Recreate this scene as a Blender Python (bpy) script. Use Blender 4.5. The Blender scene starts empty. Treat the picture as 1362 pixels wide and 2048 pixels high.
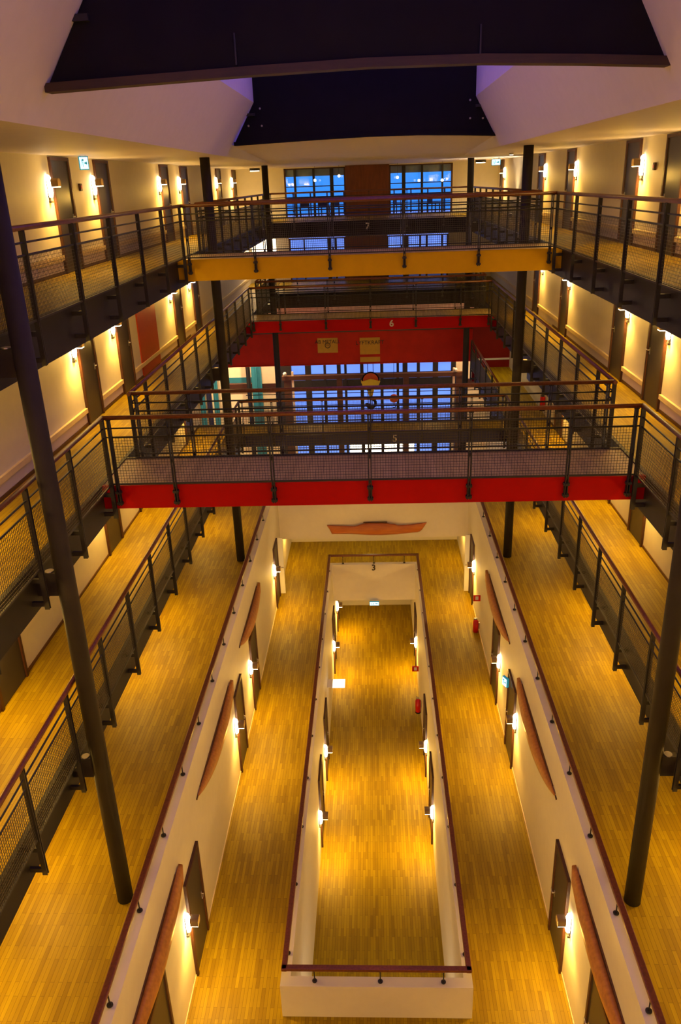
import bpy, bmesh, math, random
from mathutils import Vector, Matrix, Euler
random.seed(7)
S = bpy.context.scene
COL = S.collection
# ------------------------------------------------------------------ camera
PITCH, YAW, ROLL, FPX = -0.3952, -0.04918, -0.03633, 1586.0
cp, sp = math.cos(PITCH), math.sin(PITCH)
cy, sy = math.cos(YAW), math.sin(YAW)
fwd = Vector((sy*cp, cy*cp, sp))
rt = Vector((cy, -sy, 0))
up = rt.cross(fwd)
r2 = rt*math.cos(ROLL)+up*math.sin(ROLL)
u2 = -rt*math.sin(ROLL)+up*math.cos(ROLL)
cam = bpy.data.cameras.new('camera')
cam.sensor_fit = 'VERTICAL'
cam.sensor_height = 36
cam.sensor_width = 36*1362/2048
cam.lens = FPX/2048*36
cam.clip_start = .05
cam.clip_end = 600
camo = bpy.data.objects.new('camera', cam)
camo.matrix_world = Matrix(((r2.x, u2.x, -fwd.x, 0), (r2.y, u2.y, -fwd.y, 0), (r2.z, u2.z, -fwd.z, 0), (0, 0, 0, 1)))
COL.objects.link(camo)
S.camera = camo
# ------------------------------------------------------------------ world, exposure
S.view_settings.view_transform = 'Standard'
S.view_settings.look = 'None'
S.view_settings.gamma = 1
S.view_settings.use_curve_mapping = False
S.view_settings.exposure = 0.08
W = bpy.data.worlds.new('dusk_sky')
S.world = W
W.use_nodes = True
nt = W.node_tree
bg = nt.nodes['Background']
tc = nt.nodes.new('ShaderNodeTexCoord')
sx = nt.nodes.new('ShaderNodeSeparateXYZ')
cr = nt.nodes.new('ShaderNodeValToRGB')
nt.links.new(tc.outputs['Generated'], sx.inputs[0])
nt.links.new(sx.outputs['Z'], cr.inputs[0])
nt.links.new(cr.outputs[0], bg.inputs[0])
el = cr.color_ramp.elements
el[0].position = 0.0
el[0].color = (.05, .33, 1.1, 1)
el[1].position = 0.5
el[1].color = (.50, .50, 1.40, 1)
bg.inputs[1].default_value = 1.0
SKYGAIN = 1.0
LAMP_W = 21.0
LAMP_COL = (1.0, .56, .09)
# ------------------------------------------------------------------ materials
def newmat(name):
    m = bpy.data.materials.new(name)
    m.use_nodes = True
    return m, m.node_tree, m.node_tree.nodes['Principled BSDF']
def mat(name, c, rough=.5, metal=0, noise=.06, scale=6, spec=.4):
    m, t, b = newmat(name)
    tcn = t.nodes.new('ShaderNodeTexCoord')
    n = t.nodes.new('ShaderNodeTexNoise')
    n.inputs['Scale'].default_value = scale
    n.inputs['Detail'].default_value = 4
    r = t.nodes.new('ShaderNodeValToRGB')
    r.color_ramp.elements[0].position = .3
    r.color_ramp.elements[1].position = .7
    r.color_ramp.elements[0].color = tuple(x*(1-noise) for x in c)+(1,)
    r.color_ramp.elements[1].color = tuple(min(1, x*(1+noise)) for x in c)+(1,)
    t.links.new(tcn.outputs['Object'], n.inputs['Vector'])
    t.links.new(n.outputs['Fac'], r.inputs[0])
    t.links.new(r.outputs[0], b.inputs['Base Color'])
    b.inputs['Roughness'].default_value = rough
    b.inputs['Metallic'].default_value = metal
    b.inputs['Specular IOR Level'].default_value = spec
    return m
def emis(name, c, s):
    m, t, b = newmat(name)
    b.inputs['Base Color'].default_value = c+(1,)
    b.inputs['Emission Color'].default_value = c+(1,)
    b.inputs['Emission Strength'].default_value = s
    return m
def woodfloor(name, c1, c2, c3, rough=.38, w=.075, L=.8):
    m, t, b = newmat(name)
    tcn = t.nodes.new('ShaderNodeTexCoord')
    mp = t.nodes.new('ShaderNodeMapping')
    mp.inputs['Rotation'].default_value = (0, 0, math.pi/2)
    br = t.nodes.new('ShaderNodeTexBrick')
    br.inputs['Scale'].default_value = 1
    br.inputs['Brick Width'].default_value = L
    br.inputs['Row Height'].default_value = w
    br.inputs['Mortar Size'].default_value = .002
    br.inputs['Bias'].default_value = -.1
    br.offset = .37
    br.inputs['Color1'].default_value = c1+(1,)
    br.inputs['Color2'].default_value = c2+(1,)
    br.inputs['Mortar'].default_value = c3+(1,)
    n = t.nodes.new('ShaderNodeTexNoise')
    n.inputs['Scale'].default_value = 1.0
    n.inputs['Detail'].default_value = 5
    mp2 = t.nodes.new('ShaderNodeMapping')
    mp2.inputs['Scale'].default_value = (9, .9, 1)
    mx = t.nodes.new('ShaderNodeMixRGB')
    mx.blend_type = 'MULTIPLY'
    mx.inputs[0].default_value = .55
    r = t.nodes.new('ShaderNodeValToRGB')
    r.color_ramp.elements[0].position = .3
    r.color_ramp.elements[1].position = .7
    r.color_ramp.elements[0].color = (.62, .55, .45, 1)
    r.color_ramp.elements[1].color = (1, 1, 1, 1)
    t.links.new(tcn.outputs['Object'], mp.inputs[0])
    t.links.new(tcn.outputs['Object'], mp2.inputs[0])
    t.links.new(mp.outputs[0], br.inputs['Vector'])
    t.links.new(mp2.outputs[0], n.inputs['Vector'])
    t.links.new(n.outputs['Fac'], r.inputs[0])
    t.links.new(br.outputs['Color'], mx.inputs[1])
    t.links.new(r.outputs[0], mx.inputs[2])
    t.links.new(mx.outputs[0], b.inputs['Base Color'])
    b.inputs['Roughness'].default_value = rough
    b.inputs['Specular IOR Level'].default_value = .22
    return m
def woodgrain(name, c1, c2, rough=.45, scale=(1.5, 14, 14)):
    m, t, b = newmat(name)
    tcn = t.nodes.new('ShaderNodeTexCoord')
    mp = t.nodes.new('ShaderNodeMapping')
    mp.inputs['Scale'].default_value = scale
    n = t.nodes.new('ShaderNodeTexNoise')
    n.inputs['Scale'].default_value = 2
    n.inputs['Detail'].default_value = 6
    r = t.nodes.new('ShaderNodeValToRGB')
    r.color_ramp.elements[0].position = .3
    r.color_ramp.elements[1].position = .7
    r.color_ramp.elements[0].color = c1+(1,)
    r.color_ramp.elements[1].color = c2+(1,)
    t.links.new(tcn.outputs['Object'], mp.inputs[0])
    t.links.new(mp.outputs[0], n.inputs['Vector'])
    t.links.new(n.outputs['Fac'], r.inputs[0])
    t.links.new(r.outputs[0], b.inputs['Base Color'])
    b.inputs['Roughness'].default_value = rough
    return m
def glassmat(name, tint=(.9, .95, 1), gl=.08):
    m = bpy.data.materials.new(name)
    m.use_nodes = True
    t = m.node_tree
    t.nodes.clear()
    o = t.nodes.new('ShaderNodeOutputMaterial')
    mx = t.nodes.new('ShaderNodeMixShader')
    tr = t.nodes.new('ShaderNodeBsdfTransparent')
    g = t.nodes.new('ShaderNodeBsdfGlossy')
    tr.inputs[0].default_value = tint+(1,)
    g.inputs['Roughness'].default_value = .03
    mx.inputs[0].default_value = gl
    t.links.new(tr.outputs[0], mx.inputs[1])
    t.links.new(g.outputs[0], mx.inputs[2])
    t.links.new(mx.outputs[0], o.inputs[0])
    return m
M = {}
M['wall'] = mat('cream_wall_paint', (.74, .69, .57), .6, noise=.02)
M['white'] = mat('sky_tinted_plaster', (.72, .68, .82), .6, noise=.02)  # purple sky spill tinted into the plaster colour
M['floor'] = woodfloor('oak_strip_floor', (.395, .276, .0006), (.262, .164, .0004), (.12, .07, .0005), .5, .06, .55)
M['floordark'] = woodfloor('brown_bridge_decking', (.60, .46, .17), (.48, .36, .13), (.12, .09, .05), .5, .12, 3)
M['steel'] = mat('dark_painted_steel', (.030, .027, .026), .45, .2, .1)
M['fascia'] = mat('dark_fascia_paint', (.020, .017, .016), .5, 0, .08, 6, .25)
M['column'] = mat('charcoal_column_paint', (.032, .026, .021), .6, 0, .08, 6, .2)
M['rail'] = woodgrain('red_brown_handrail', (.12, .030, .010), (.20, .055, .018), .35, (14, 14, 14))
M['wire'] = mat('dark_wire', (.055, .045, .035), .4, .3, .05)
M['door'] = mat('charcoal_door', (.040, .034, .036), .4, 0, .08)
M['frame'] = woodgrain('red_brown_door_frame', (.045, .014, .007), (.075, .022, .010), .5)
M['metal'] = mat('brushed_metal', (.55, .52, .48), .3, .9, .05)
M['red'] = mat('red_beam_paint', (.42, .001, .001), .55, 0, .03, 6, .12)
M['redgirder'] = mat('red_girder_paint', (.62, .022, .002), .5, 0, .10, 2, .2)
M['redwall'] = mat('dark_red_wall_paint', (.20, .006, .003), .6, 0, .06, 3, .2)
M['yellow'] = mat('ochre_beam_paint', (.68, .40, .002), .5, 0, .03, 6, .15)
M['black'] = mat('black_fabric', (.012, .011, .012), .85, 0, .1, 3, .1)
M['brown'] = woodgrain('brown_timber', (.085, .032, .010), (.13, .05, .016), .5)
M['beamwood'] = woodgrain('dark_beam_timber', (.026, .012, .005), (.045, .020, .008), .6)
M['panelwood'] = woodgrain('red_brown_panelling', (.14, .030, .008), (.21, .05, .014), .45, (6, 6, 1))
M['hull'] = woodgrain('varnished_hull_timber', (.36, .13, .022), (.52, .21, .04), .35, (9, 1, 9))
M['hullred'] = woodgrain('varnished_red_hull_timber', (.42, .11, .020), (.56, .17, .035), .35, (1, 9, 9))
M['glow'] = emis('glowing_lamp_glass', (1.0, .80, .50), 14)
M['glass'] = glassmat('window_glass', (.92, .96, 1), .025)
M['roofglass'] = glassmat('sky_filter_roof_glass', (.88, .62, .90), .08)  # tint added to filter the sky light entering the atrium
M['frost'] = mat('grey_transom_panel', (.22, .27, .40), .3, 0, .1)
M['navy'] = mat('navy_fascia_paint', (.018, .020, .075), .5, 0, .06)
M['teal'] = mat('teal_steel_paint', (.03, .20, .30), .45, 0, .06)
M['creampanel'] = mat('cream_panel', (.92, .80, .58), .6, 0, .03)
M['sign'] = mat('yellow_plate', (.75, .40, .02), .5, 0, .05)
M['ink'] = mat('dark_lettering', (.05, .035, .01), .6, 0, .02)
M['numeral'] = mat('pale_numeral', (.62, .58, .52), .5, 0, .02)
M['numgrey'] = mat('grey_brown_numeral', (.16, .10, .05), .5, 0, .02)
M['hookyellow'] = mat('yellow_hook_paint', (.85, .60, .03), .4, 0, .05)
M['orange'] = mat('orange_red_paint', (.75, .10, .012), .4, 0, .08)
M['extred'] = mat('extinguisher_red', (.55, .008, .006), .3, 0, .02)
M['signwhite'] = mat('white_sign_face', (.8, .78, .72), .5, 0, .02)
M['exitglow'] = emis('lit_exit_sign', (.42, .82, 1.0), 2.2)
M['exitblue'] = emis('lit_exit_sign_green', (.02, .22, .30), .6)
M['whiteglow'] = emis('lit_white_sign', (1.0, .86, .62), 2.2)
M['paleglow'] = emis('bright_wall_light', (1.0, .82, .55), 6.0)
M['trimcream'] = mat('pale_timber_bumper', (.80, .66, .36), .45, 0, .05)
M['reddoor'] = mat('orange_red_panel', (.50, .055, .012), .5, 0, .04)
M['bluedoor'] = mat('blue_panel', (.06, .11, .50), .5, 0, .04)
M['ground'] = mat('snowy_ground', (.50, .85, .98), .7, 0, .10, .3)
M['outdark'] = mat('dark_outdoor_metal', (.02, .02, .03), .6, 0, .05)
# ------------------------------------------------------------------ geometry helpers
class MB:
    def __init__(s):
        s.v = []; s.f = []; s.sm = []
    def add(s, V, F, smooth=False):
        o = len(s.v)
        s.v += [tuple(x) for x in V]
        s.f += [tuple(i+o for i in f) for f in F]
        s.sm += [smooth]*len(F)
        return s
    def box(s, x0, x1, y0, y1, z0, z1):
        V = [(x, y, z) for z in (z0, z1) for y in (y0, y1) for x in (x0, x1)]
        return s.add(V, [(0, 2, 3, 1), (4, 5, 7, 6), (0, 1, 5, 4), (1, 3, 7, 5), (3, 2, 6, 7), (2, 0, 4, 6)])
    def cyl(s, a, b, r, n=12, r1=None, cap=True, smooth=True):
        a = Vector(a); b = Vector(b)
        d = (b-a).normalized()
        e = Vector((0, 0, 1)) if abs(d.z) < .9 else Vector((1, 0, 0))
        p = d.cross(e).normalized(); q = d.cross(p)
        r1 = r if r1 is None else r1
        V = []
        for c, rr in ((a, r), (b, r1)):
            for i in range(n):
                t = 2*math.pi*i/n
                V.append(c+p*math.cos(t)*rr+q*math.sin(t)*rr)
        s.add(V, [(i, (i+1) % n, n+(i+1) % n, n+i) for i in range(n)], smooth)
        if cap:
            s.add(V[:n], [tuple(range(n-1, -1, -1))])
            s.add(V[n:], [tuple(range(n))])
        return s
    def tube(s, pts, r, n=8, closed=False):
        pts = [Vector(p) for p in pts]
        m = len(pts); V = []
        for i, p in enumerate(pts):
            a = pts[(i-1) % m] if (i > 0 or closed) else p
            b = pts[(i+1) % m] if (i < m-1 or closed) else p
            d = (b-a).normalized()
            e = Vector((0, 1, 0)) if abs(d.y) < .9 else Vector((1, 0, 0))
            u = d.cross(e).normalized(); w = d.cross(u)
            for k in range(n):
                t = 2*math.pi*k/n
                V.append(p+u*math.cos(t)*r+w*math.sin(t)*r)
        F = []
        for i in range(m if closed else m-1):
            j = (i+1) % m
            for k in range(n):
                F.append((i*n+k, i*n+(k+1) % n, j*n+(k+1) % n, j*n+k))
        s.add(V, F, True)
        if not closed:
            s.add(V[:n], [tuple(range(n-1, -1, -1))]); s.add(V[-n:], [tuple(range(n))])
        return s
    def sphere(s, c, r, n=16, m=10, sz=1):
        V = []; F = []
        for j in range(m+1):
            t = math.pi*j/m
            for i in range(n):
                a = 2*math.pi*i/n
                V.append((c[0]+r*math.sin(t)*math.cos(a), c[1]+r*math.sin(t)*math.sin(a), c[2]+r*sz*math.cos(t)))
        for j in range(m):
            for i in range(n):
                F.append((j*n+i, (j+1)*n+i, (j+1)*n+(i+1) % n, j*n+(i+1) % n))
        return s.add(V, F, True)
    def prism(s, poly, y0, y1):          # polygon in x,z extruded along y
        n = len(poly)
        V = [(x, y0, z) for x, z in poly]+[(x, y1, z) for x, z in poly]
        F = [tuple(range(n)), tuple(range(2*n-1, n-1, -1))]+[(i, n+i, n+(i+1) % n, (i+1) % n) for i in range(n)]
        return s.add(V, F)
    def mesh(s, name, m):
        me = bpy.data.meshes.new(name)
        me.from_pydata(s.v, [], s.f)
        me.materials.append(m)
        for p, k in zip(me.polygons, s.sm):
            p.use_smooth = k
        bm = bmesh.new(); bm.from_mesh(me)
        bmesh.ops.remove_doubles(bm, verts=bm.verts, dist=1e-5)
        bmesh.ops.recalc_face_normals(bm, faces=bm.faces)
        bm.to_mesh(me); bm.free()
        return me
    def build(s, name, m, parent=None, bevel=0):
        o = bpy.data.objects.new(name, s.mesh(name, m))
        COL.objects.link(o)
        if parent: o.parent = parent
        if bevel:
            b = o.modifiers.new('bevel', 'BEVEL'); b.width = bevel; b.segments = 2
        return o
def inst(name, me, parent, loc=(0, 0, 0), rot=(0, 0, 0)):
    o = bpy.data.objects.new(name, me)
    COL.objects.link(o)
    o.parent = parent; o.location = loc; o.rotation_euler = rot
    return o
def tag(o, label, cat, group=None, kind=None):
    o['label'] = label; o['category'] = cat
    if group: o['group'] = group
    if kind: o['kind'] = kind
    return o
def empty(name, loc, rz=0):
    o = bpy.data.objects.new(name, None)
    COL.objects.link(o)
    o.location = loc; o.rotation_euler = (0, 0, rz); o.empty_display_size = .2
    return o
def struct(name, mb, m, label=None, cat=None):
    o = mb.build(name, m)
    o['kind'] = 'structure'
    if label: tag(o, label, cat)
    return o
def bxs(*a): return MB().box(*a)
def copy_tree(o, parent=None):
    c = o.copy(); COL.objects.link(c)
    if parent: c.parent = parent
    for ch in list(o.children): copy_tree(ch, c)
    return c
def text_mesh(name, body, size, m, parent, loc, rot, depth=.008, align='CENTER'):
    cu = bpy.data.curves.new(name, 'FONT')
    cu.body = body; cu.size = size; cu.extrude = depth; cu.align_x = align; cu.align_y = 'CENTER'; cu.offset = size*.022 if name == 'numeral' else 0
    t = bpy.data.objects.new(name, cu)
    COL.objects.link(t)
    dg = bpy.context.evaluated_depsgraph_get(); dg.update()
    me = bpy.data.meshes.new_from_object(t.evaluated_get(dg))
    bpy.data.objects.remove(t)
    me.materials.clear(); me.materials.append(m)
    o = bpy.data.objects.new(name, me)
    COL.objects.link(o)
    o.parent = parent; o.location = loc; o.rotation_euler = rot
    return o
PI = math.pi
# ------------------------------------------------------------------ levels (metres, camera at z 0)
Z7, Z6, Z5, Z4, Z3, Z2 = -1.50, -4.285, -7.165, -9.944, -12.744, -15.544
RH = 1.12
XL, XR = -4.10, 3.91           # railing lines of the upper walkways
FL, FR = -4.34, 4.15           # faces of the edge beams
WL = {7: -6.0, 6: -5.66, 5: -5.68, 4: -5.70}
WR = {7: 5.6, 6: 5.44, 5: 5.46, 4: 5.48}
ZL = {7: Z7, 6: Z6, 5: Z5, 4: Z4, 3: Z3, 2: Z2}
YF = 38.2                       # far wall
Y0 = -6.0
CEIL = .62
SL = .57                        # slab and edge beam depth
# ------------------------------------------------------------------ the setting
side_ends = {7: (YF, YF), 6: (YF, YF), 5: (24.65, 32.1)}
nm = {7: 'top', 6: 'second highest', 5: 'third highest'}
for lv in (7, 6, 5):
    z = ZL[lv]
    for sd in (0, 1):
        ye = side_ends[lv][sd]
        yb = 34.0 if lv > 5 else ye
        sn = 'right' if sd else 'left'
        xa, xb = (FR, WR[lv]) if sd else (WL[lv], FL)
        struct('floor', bxs(xa, xb, Y0, ye, z-.04, z), M['floor'], f'yellow oak floor of the {nm[lv]} {sn} walkway', 'floor')
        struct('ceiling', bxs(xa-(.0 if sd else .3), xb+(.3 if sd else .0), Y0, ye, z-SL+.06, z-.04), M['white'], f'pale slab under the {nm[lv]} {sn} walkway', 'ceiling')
        # edge beam
        x1, x2 = (FR-.06, FR) if sd else (FL, FL+.06)
        struct('trim_1', MB().box(x1, x2, Y0, yb, z-SL, z+.02).box(min(x1, x2)-(0 if sd else .12), max(x1, x2)+(.12 if sd else 0), Y0, yb, z-SL-.02, z-SL), M['fascia'], f'dark steel edge beam of the {nm[lv]} {sn} walkway', 'beam')
        # wall
        top = CEIL if lv == 7 else ZL[lv+1]-SL+.06
        w1, w2 = (WR[lv], WR[lv]+.2) if sd else (WL[lv]-.2, WL[lv])
        yw = YF if (sd or lv > 5) else 24.65
        struct(f'wall_{sn}', bxs(w1, w2, Y0, yw, z-SL, top), M['wall'], f'cream wall along the {nm[lv]} {sn} walkway', 'wall')
# far floors of the two highest levels
for lv, n in ((7, 'top'), (6, 'second highest')):
    z = ZL[lv]
    struct('floor', bxs(FL+.06, FR-.06, 34, YF, z-.04, z), M['floor'], f'far floor of the {n} level before the blue windows', 'floor')
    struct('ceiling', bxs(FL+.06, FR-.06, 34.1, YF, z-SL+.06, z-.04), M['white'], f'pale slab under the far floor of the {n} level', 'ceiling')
    o = struct('trim_2', bxs(FL+.06, FR-.06, 33.94, 34.0, z-SL, z+.02), M['black'], f'black edge beam of the far floor, {n} level', 'beam')
    if lv == 7:
        text_mesh('numeral', '7', .34, M['numeral'], o, (-.16, 33.93, -1.72), (PI/2, 0, 0))['label'] = 'pale number 7'
# level 4 floors (behind white parapets with hulls), outer walls
for sd in (0, 1):
    sn = 'right' if sd else 'left'
    xa, xb = (3.21, WR[4]) if sd else (WL[4], -3.45)
    struct('floor', bxs(xa, xb, Y0, 26.0, Z4-.04, Z4), M['floor'], f'{sn} oak floor behind the {sn} white hull parapet', 'floor')
    struct('ceiling', bxs(xa, xb, Y0, 26.0, Z4-.3, Z4-.04), M['white'], f'slab under the {sn} floor with the tall columns', 'ceiling')
    w1, w2 = (WR[4], WR[4]+.2) if sd else (WL[4]-.2, WL[4])
    struct(f'wall_{sn}', bxs(w1, w2, Y0, 26, Z4-.3, Z5-SL), M['wall'], f'outer cream wall under the third highest {sn} walkway', 'wall')
    # parapet wall with the hulls, level 3 wall below it
    w1, w2 = (3.05, 3.21) if sd else (-3.45, -3.29)
    struct(f'wall_{sn}', bxs(w1, w2, Y0, 24.6, Z3-.3, Z4+.70), M['wall'], f'{sn} white wall and parapet carrying half hull models', 'wall')
    # level 3 floor strips and the parapet around the narrow well
    xa, xb = (1.40, 3.05) if sd else (-3.29, -1.70)
    struct('floor', bxs(xa, xb, 8.86, 24.29, Z3-.04, Z3), M['floor'], f'{sn} strip of oak floor beside the narrow well', 'floor')
    w1, w2 = (1.28, 1.42) if sd else (-1.70, -1.54)
    struct(f'wall_{sn}', bxs(w1, w2, 8.86, 24.29, Z2-.1, Z3+.72), M['wall'], f'{sn} white parapet and wall of the narrow well', 'wall')
struct('floor', bxs(-3.29, 3.05, Y0, 8.86, Z3-.04, Z3), M['floor'], 'oak floor in front of the white box end of the narrow well', 'floor')
struct('floor', bxs(-3.29, 3.05, 24.29, 27.6, Z3-.04, Z3), M['floor'], 'oak floor behind the numbered end of the narrow well', 'floor')
struct('wall_front', bxs(-1.54, 1.28, 8.86, 9.04, Z3-.6, Z3+.72), M['wall'], 'white front parapet closing the near end of the narrow well', 'wall')
o = struct('wall_back', bxs(-1.54, 1.28, 24.13, 24.29, -13.40, Z3+.72), M['wall'], 'white end parapet of the narrow well with the number 3', 'wall')
text_mesh('numeral', '3', .30, M['ink'], o, (-.13, 24.122, -12.15), (PI/2, 0, 0))['label'] = 'grey number 3'
struct('wall_back', bxs(-3.29, 3.05, 24.44, 24.60, -11.17, Z4+.70), M['wall'], 'white end parapet carrying the red brown hull', 'wall')
struct('floor', bxs(-3.45, 3.21, 24.60, 26.0, Z4-.04, Z4), M['floor'], 'oak landing behind the end parapet with the hull', 'floor')
struct('ceiling', bxs(-3.45, 3.21, 24.60, 27.8, Z4-.3, Z4-.05), M['white'], 'slab above the far end of the hull corridor', 'ceiling')
struct('wall_back', bxs(-3.5, 3.3, 27.6, 27.8, Z2-.3, Z4-.3), M['wall'], 'cream wall closing the far end of the hull corridor', 'wall')
struct('wall_left', bxs(-3.45, -3.29, 24.6, 27.6, Z3-.3, Z4-.3), M['wall'], 'left wall beyond the end parapet', 'wall')
struct('wall_right', bxs(3.05, 3.21, 24.6, 27.6, Z3-.3, Z4-.3), M['wall'], 'right wall beyond the end parapet', 'wall')
struct('floor', bxs(-1.6, 1.35, 8.0, 27.6, Z2-.04, Z2), M['floor'], 'bottom oak floor seen down the narrow well', 'floor')
struct('ceiling', bxs(-3.29, 3.05, 24.3, 27.6, Z3-.3, Z3-.05), M['white'], 'slab at the far end of the bottom corridor', 'ceiling')
struct('wall_front', bxs(-1.6, 1.35, 7.9, 8.0, Z2-.1, Z3-.04), M['wall'], 'near end wall of the bottom corridor', 'wall')
for sd in (0, 1):
    w1, w2 = (1.28, 1.42) if sd else (-1.70, -1.54)
    struct('wall_right' if sd else 'wall_left', bxs(w1, w2, 24.29, 27.6, Z2-.1, Z3-.3), M['wall'], f'{"right" if sd else "left"} wall of the bottom corridor beyond the well', 'wall')
struct('wall_front', bxs(-6.3, 5.9, Y0-.2, Y0, Z3-.3, 3.4), M['wall'], 'cream wall closing the near end of the atrium', 'wall')
# far hall below level 6
struct('floor', bxs(-9.7, 6, 27.8, YF, -13.2, -13.0), M['floordark'], 'floor of the far entrance hall', 'floor')
struct('wall_left', bxs(-9.7, -9.5, 24.6, YF, -13.2, Z6-SL), M['wall'], 'left wall of the far entrance hall', 'wall')
struct('wall_front', bxs(-9.7, WL[5]-.2, 24.45, 24.65, -13.2, Z6-SL), M['wall'], 'return wall left of the third highest left walkway', 'wall')
struct('ceiling', bxs(-9.7, WL[6]-.3, 24.45, YF, Z6-SL, Z6-SL+.1), M['white'], 'ceiling of the left bay of the far hall', 'ceiling')
struct('wall_right', bxs(WR[4], WR[4]+.2, 26, YF, -13.2, Z5-SL), M['wall'], 'right wall of the far entrance hall', 'wall')
# roof
for sd in (0, 1):
    sn = 'right' if sd else 'left'
    P = [(-3.40, .62), (-2.66, 1.73), (-2.66, 3.4), (-2.9, 3.4), (-2.9, 1.8), (-3.6, .72)] if not sd else [(3.02, .62), (2.42, 1.68), (2.42, 3.4), (2.66, 3.4), (2.66, 1.8), (3.2, .72)]
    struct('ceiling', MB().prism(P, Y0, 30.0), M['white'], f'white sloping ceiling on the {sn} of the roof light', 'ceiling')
    xa, xb = (3.02, 5.8) if sd else (-6.2, -3.40)
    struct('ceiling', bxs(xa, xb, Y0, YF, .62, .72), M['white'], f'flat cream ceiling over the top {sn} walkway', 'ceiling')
hip = MB()
hip.add([(-3.3, 20.42, .86), (-1.6, 20.42, .92), (0, 20.42, .95), (1.5, 20.42, .92), (2.95, 20.42, .86), (3.3, 28.4, .622), (1.5, 28.3, .622), (0, 28.1, .622), (-1.6, 28.3, .622), (-3.5, 29.6, .622)],
        [(0, 1, 8, 9), (1, 2, 7, 8), (2, 3, 6, 7), (3, 4, 5, 6)])
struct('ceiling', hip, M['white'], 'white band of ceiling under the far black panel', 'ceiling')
hf = MB()
hf.add([(-3.5, 29.6, .622), (-1.6, 28.3, .622), (0, 28.1, .622), (1.5, 28.3, .622), (3.3, 28.4, .622), (3.4, YF, .622), (-3.5, YF, .622)], [(0, 1, 2, 3, 4, 5, 6)])
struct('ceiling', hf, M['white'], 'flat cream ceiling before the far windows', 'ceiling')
struct('window_1', bxs(-2.9, 2.66, Y0, 30, 3.4, 3.43), M['roofglass'], 'roof light glazing high above the atrium', 'window')
# far wall with windows -------------------------------------------------------
fw = MB()
fw.box(-6.2, -3.86, YF, YF+.2, Z6-SL, .8); fw.box(3.62, 5.8, YF, YF+.2, Z6-SL, .8)
fw.box(-3.86, 3.62, YF, YF+.2, .58, .8)
fw.box(-3.86, 3.62, YF, YF+.2, Z7-.84, Z7+.02)
struct('wall_back', fw, M['wall'], 'cream far wall around the blue windows', 'wall')
struct('wall_back', bxs(-9.7, 5.8, YF, YF+.2, -8.08, Z6-.05), M['wall'], 'far wall band behind the red crane girder', 'wall')
def glazing(n, x0, x1, z0, z1, mull, bars, label, frame='frame', fwid=.05):
    f = MB()
    f.box(x0, x0+fwid*1.4, YF, YF+.14, z0, z1).box(x1-fwid*1.4, x1, YF, YF+.14, z0, z1)
    f.box(x0, x1, YF, YF+.14, z1-fwid, z1).box(x0, x1, YF, YF+.14, z0, z0+fwid)
    r = f.build(f'window_{n}', M[frame]); r['kind'] = 'structure'; tag(r, label, 'window')
    g = MB()
    for x, w in mull: g.box(x-w, x+w, YF+.02, YF+.12, z0+fwid, z1-fwid)
    for z in bars: g.box(x0+fwid, x1-fwid, YF+.03, YF+.11, z-.02, z+.02)
    g.build('window_frame', M['steel'], r)
    bxs(x0+.02, x1-.02, YF+.06, YF+.075, z0+.02, z1-.02).build('pane', M['glass'], r)
    return r
w = glazing(2, -3.86, -1.12, Z7+.02, .58, [(-3.38, .05), (-2.54, .05), (-1.74, .08)], [-.18, -.62, -1.05], 'left blue window of the top level, beside the wood panel')
bxs(-3.80, -1.18, YF+.13, YF+.16, .24, .53).build('transom_panel', M['frost'], w)
w = glazing(3, .81, 3.62, Z7+.02, .58, [(1.46, .08), (2.27, .05), (3.17, .04)], [-.18, -.62, -1.05], 'right blue window of the top level, beside the wood panel')
bxs(.87, 3.56, YF+.13, YF+.16, .24, .53).build('transom_panel', M['frost'], w)
glazing(4, -3.80, -1.20, Z6+.02, -2.37, [(-3.1, .03), (-1.95, .09), (-1.65, .05)], [-3.0, -3.6], 'left blue window of the second highest level')
glazing(5, .69, 3.48, Z6+.02, -2.37, [(1.55, .13), (2.2, .04), (2.5, .04), (3.2, .04)], [-3.0, -3.6], 'right blue window of the second highest level')
struct('trim_3', bxs(-1.13, .82, YF-.06, YF+.2, Z7-.0, .62), M['panelwood'], 'red brown wood panel between the top blue windows', 'wall panel')
struct('trim_3', bxs(-1.21, .70, YF-.06, YF+.2, Z6, Z7-.84), M['panelwood'], 'red brown wood panel between the second highest blue windows', 'wall panel')
struct('wall_back', MB().box(-3.86, -3.80, YF, YF+.2, Z6, Z7-.8).box(3.48, 3.62, YF, YF+.2, Z6, Z7-.8), M['wall'], 'narrow cream jambs of the second highest blue windows', 'wall')
# hall glazing, level 5 and below
HW = [(-4.03, -3.36), (-3.07, -2.46), (-2.34, -1.81), (-1.62, -1.45), (-1.33, -.68), (-.51, .30), (.45, 1.09), (1.21, 1.38), (1.62, 2.07), (2.22, 2.84), (3.10, 3.72)]
f = MB()
f.box(-4.75, HW[0][0], YF, YF+.15, -13, -8.08); f.box(HW[-1][1], 3.95, YF, YF+.15, -13, -8.08)
for a, b in zip(HW[:-1], HW[1:]): f.box(a[1], b[0], YF, YF+.15, -13, -8.08)
hx = bpy.data.objects
hw = f.build('window_6', M['steel']); hw['kind'] = 'structure'; tag(hw, 'tall dark framed entrance glazing under the red girder', 'window')
for (a, b) in HW:
    g = MB()
    g.box(a, b, YF+.02, YF+.12, -9.5, -8.95); g.box(a, b, YF+.02, YF+.12, -8.72, -8.66)
    g.box(a, b, YF+.03, YF+.1, -11.3, -11.1); g.box(a, b, YF+.02, YF+.12, -13, -12.85)
    g.build('window_frame', M['steel'], hw)
    bxs(a+.001, b-.001, YF+.06, YF+.07, -13, -8.08).build('pane', M['glass'], hw)
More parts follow.
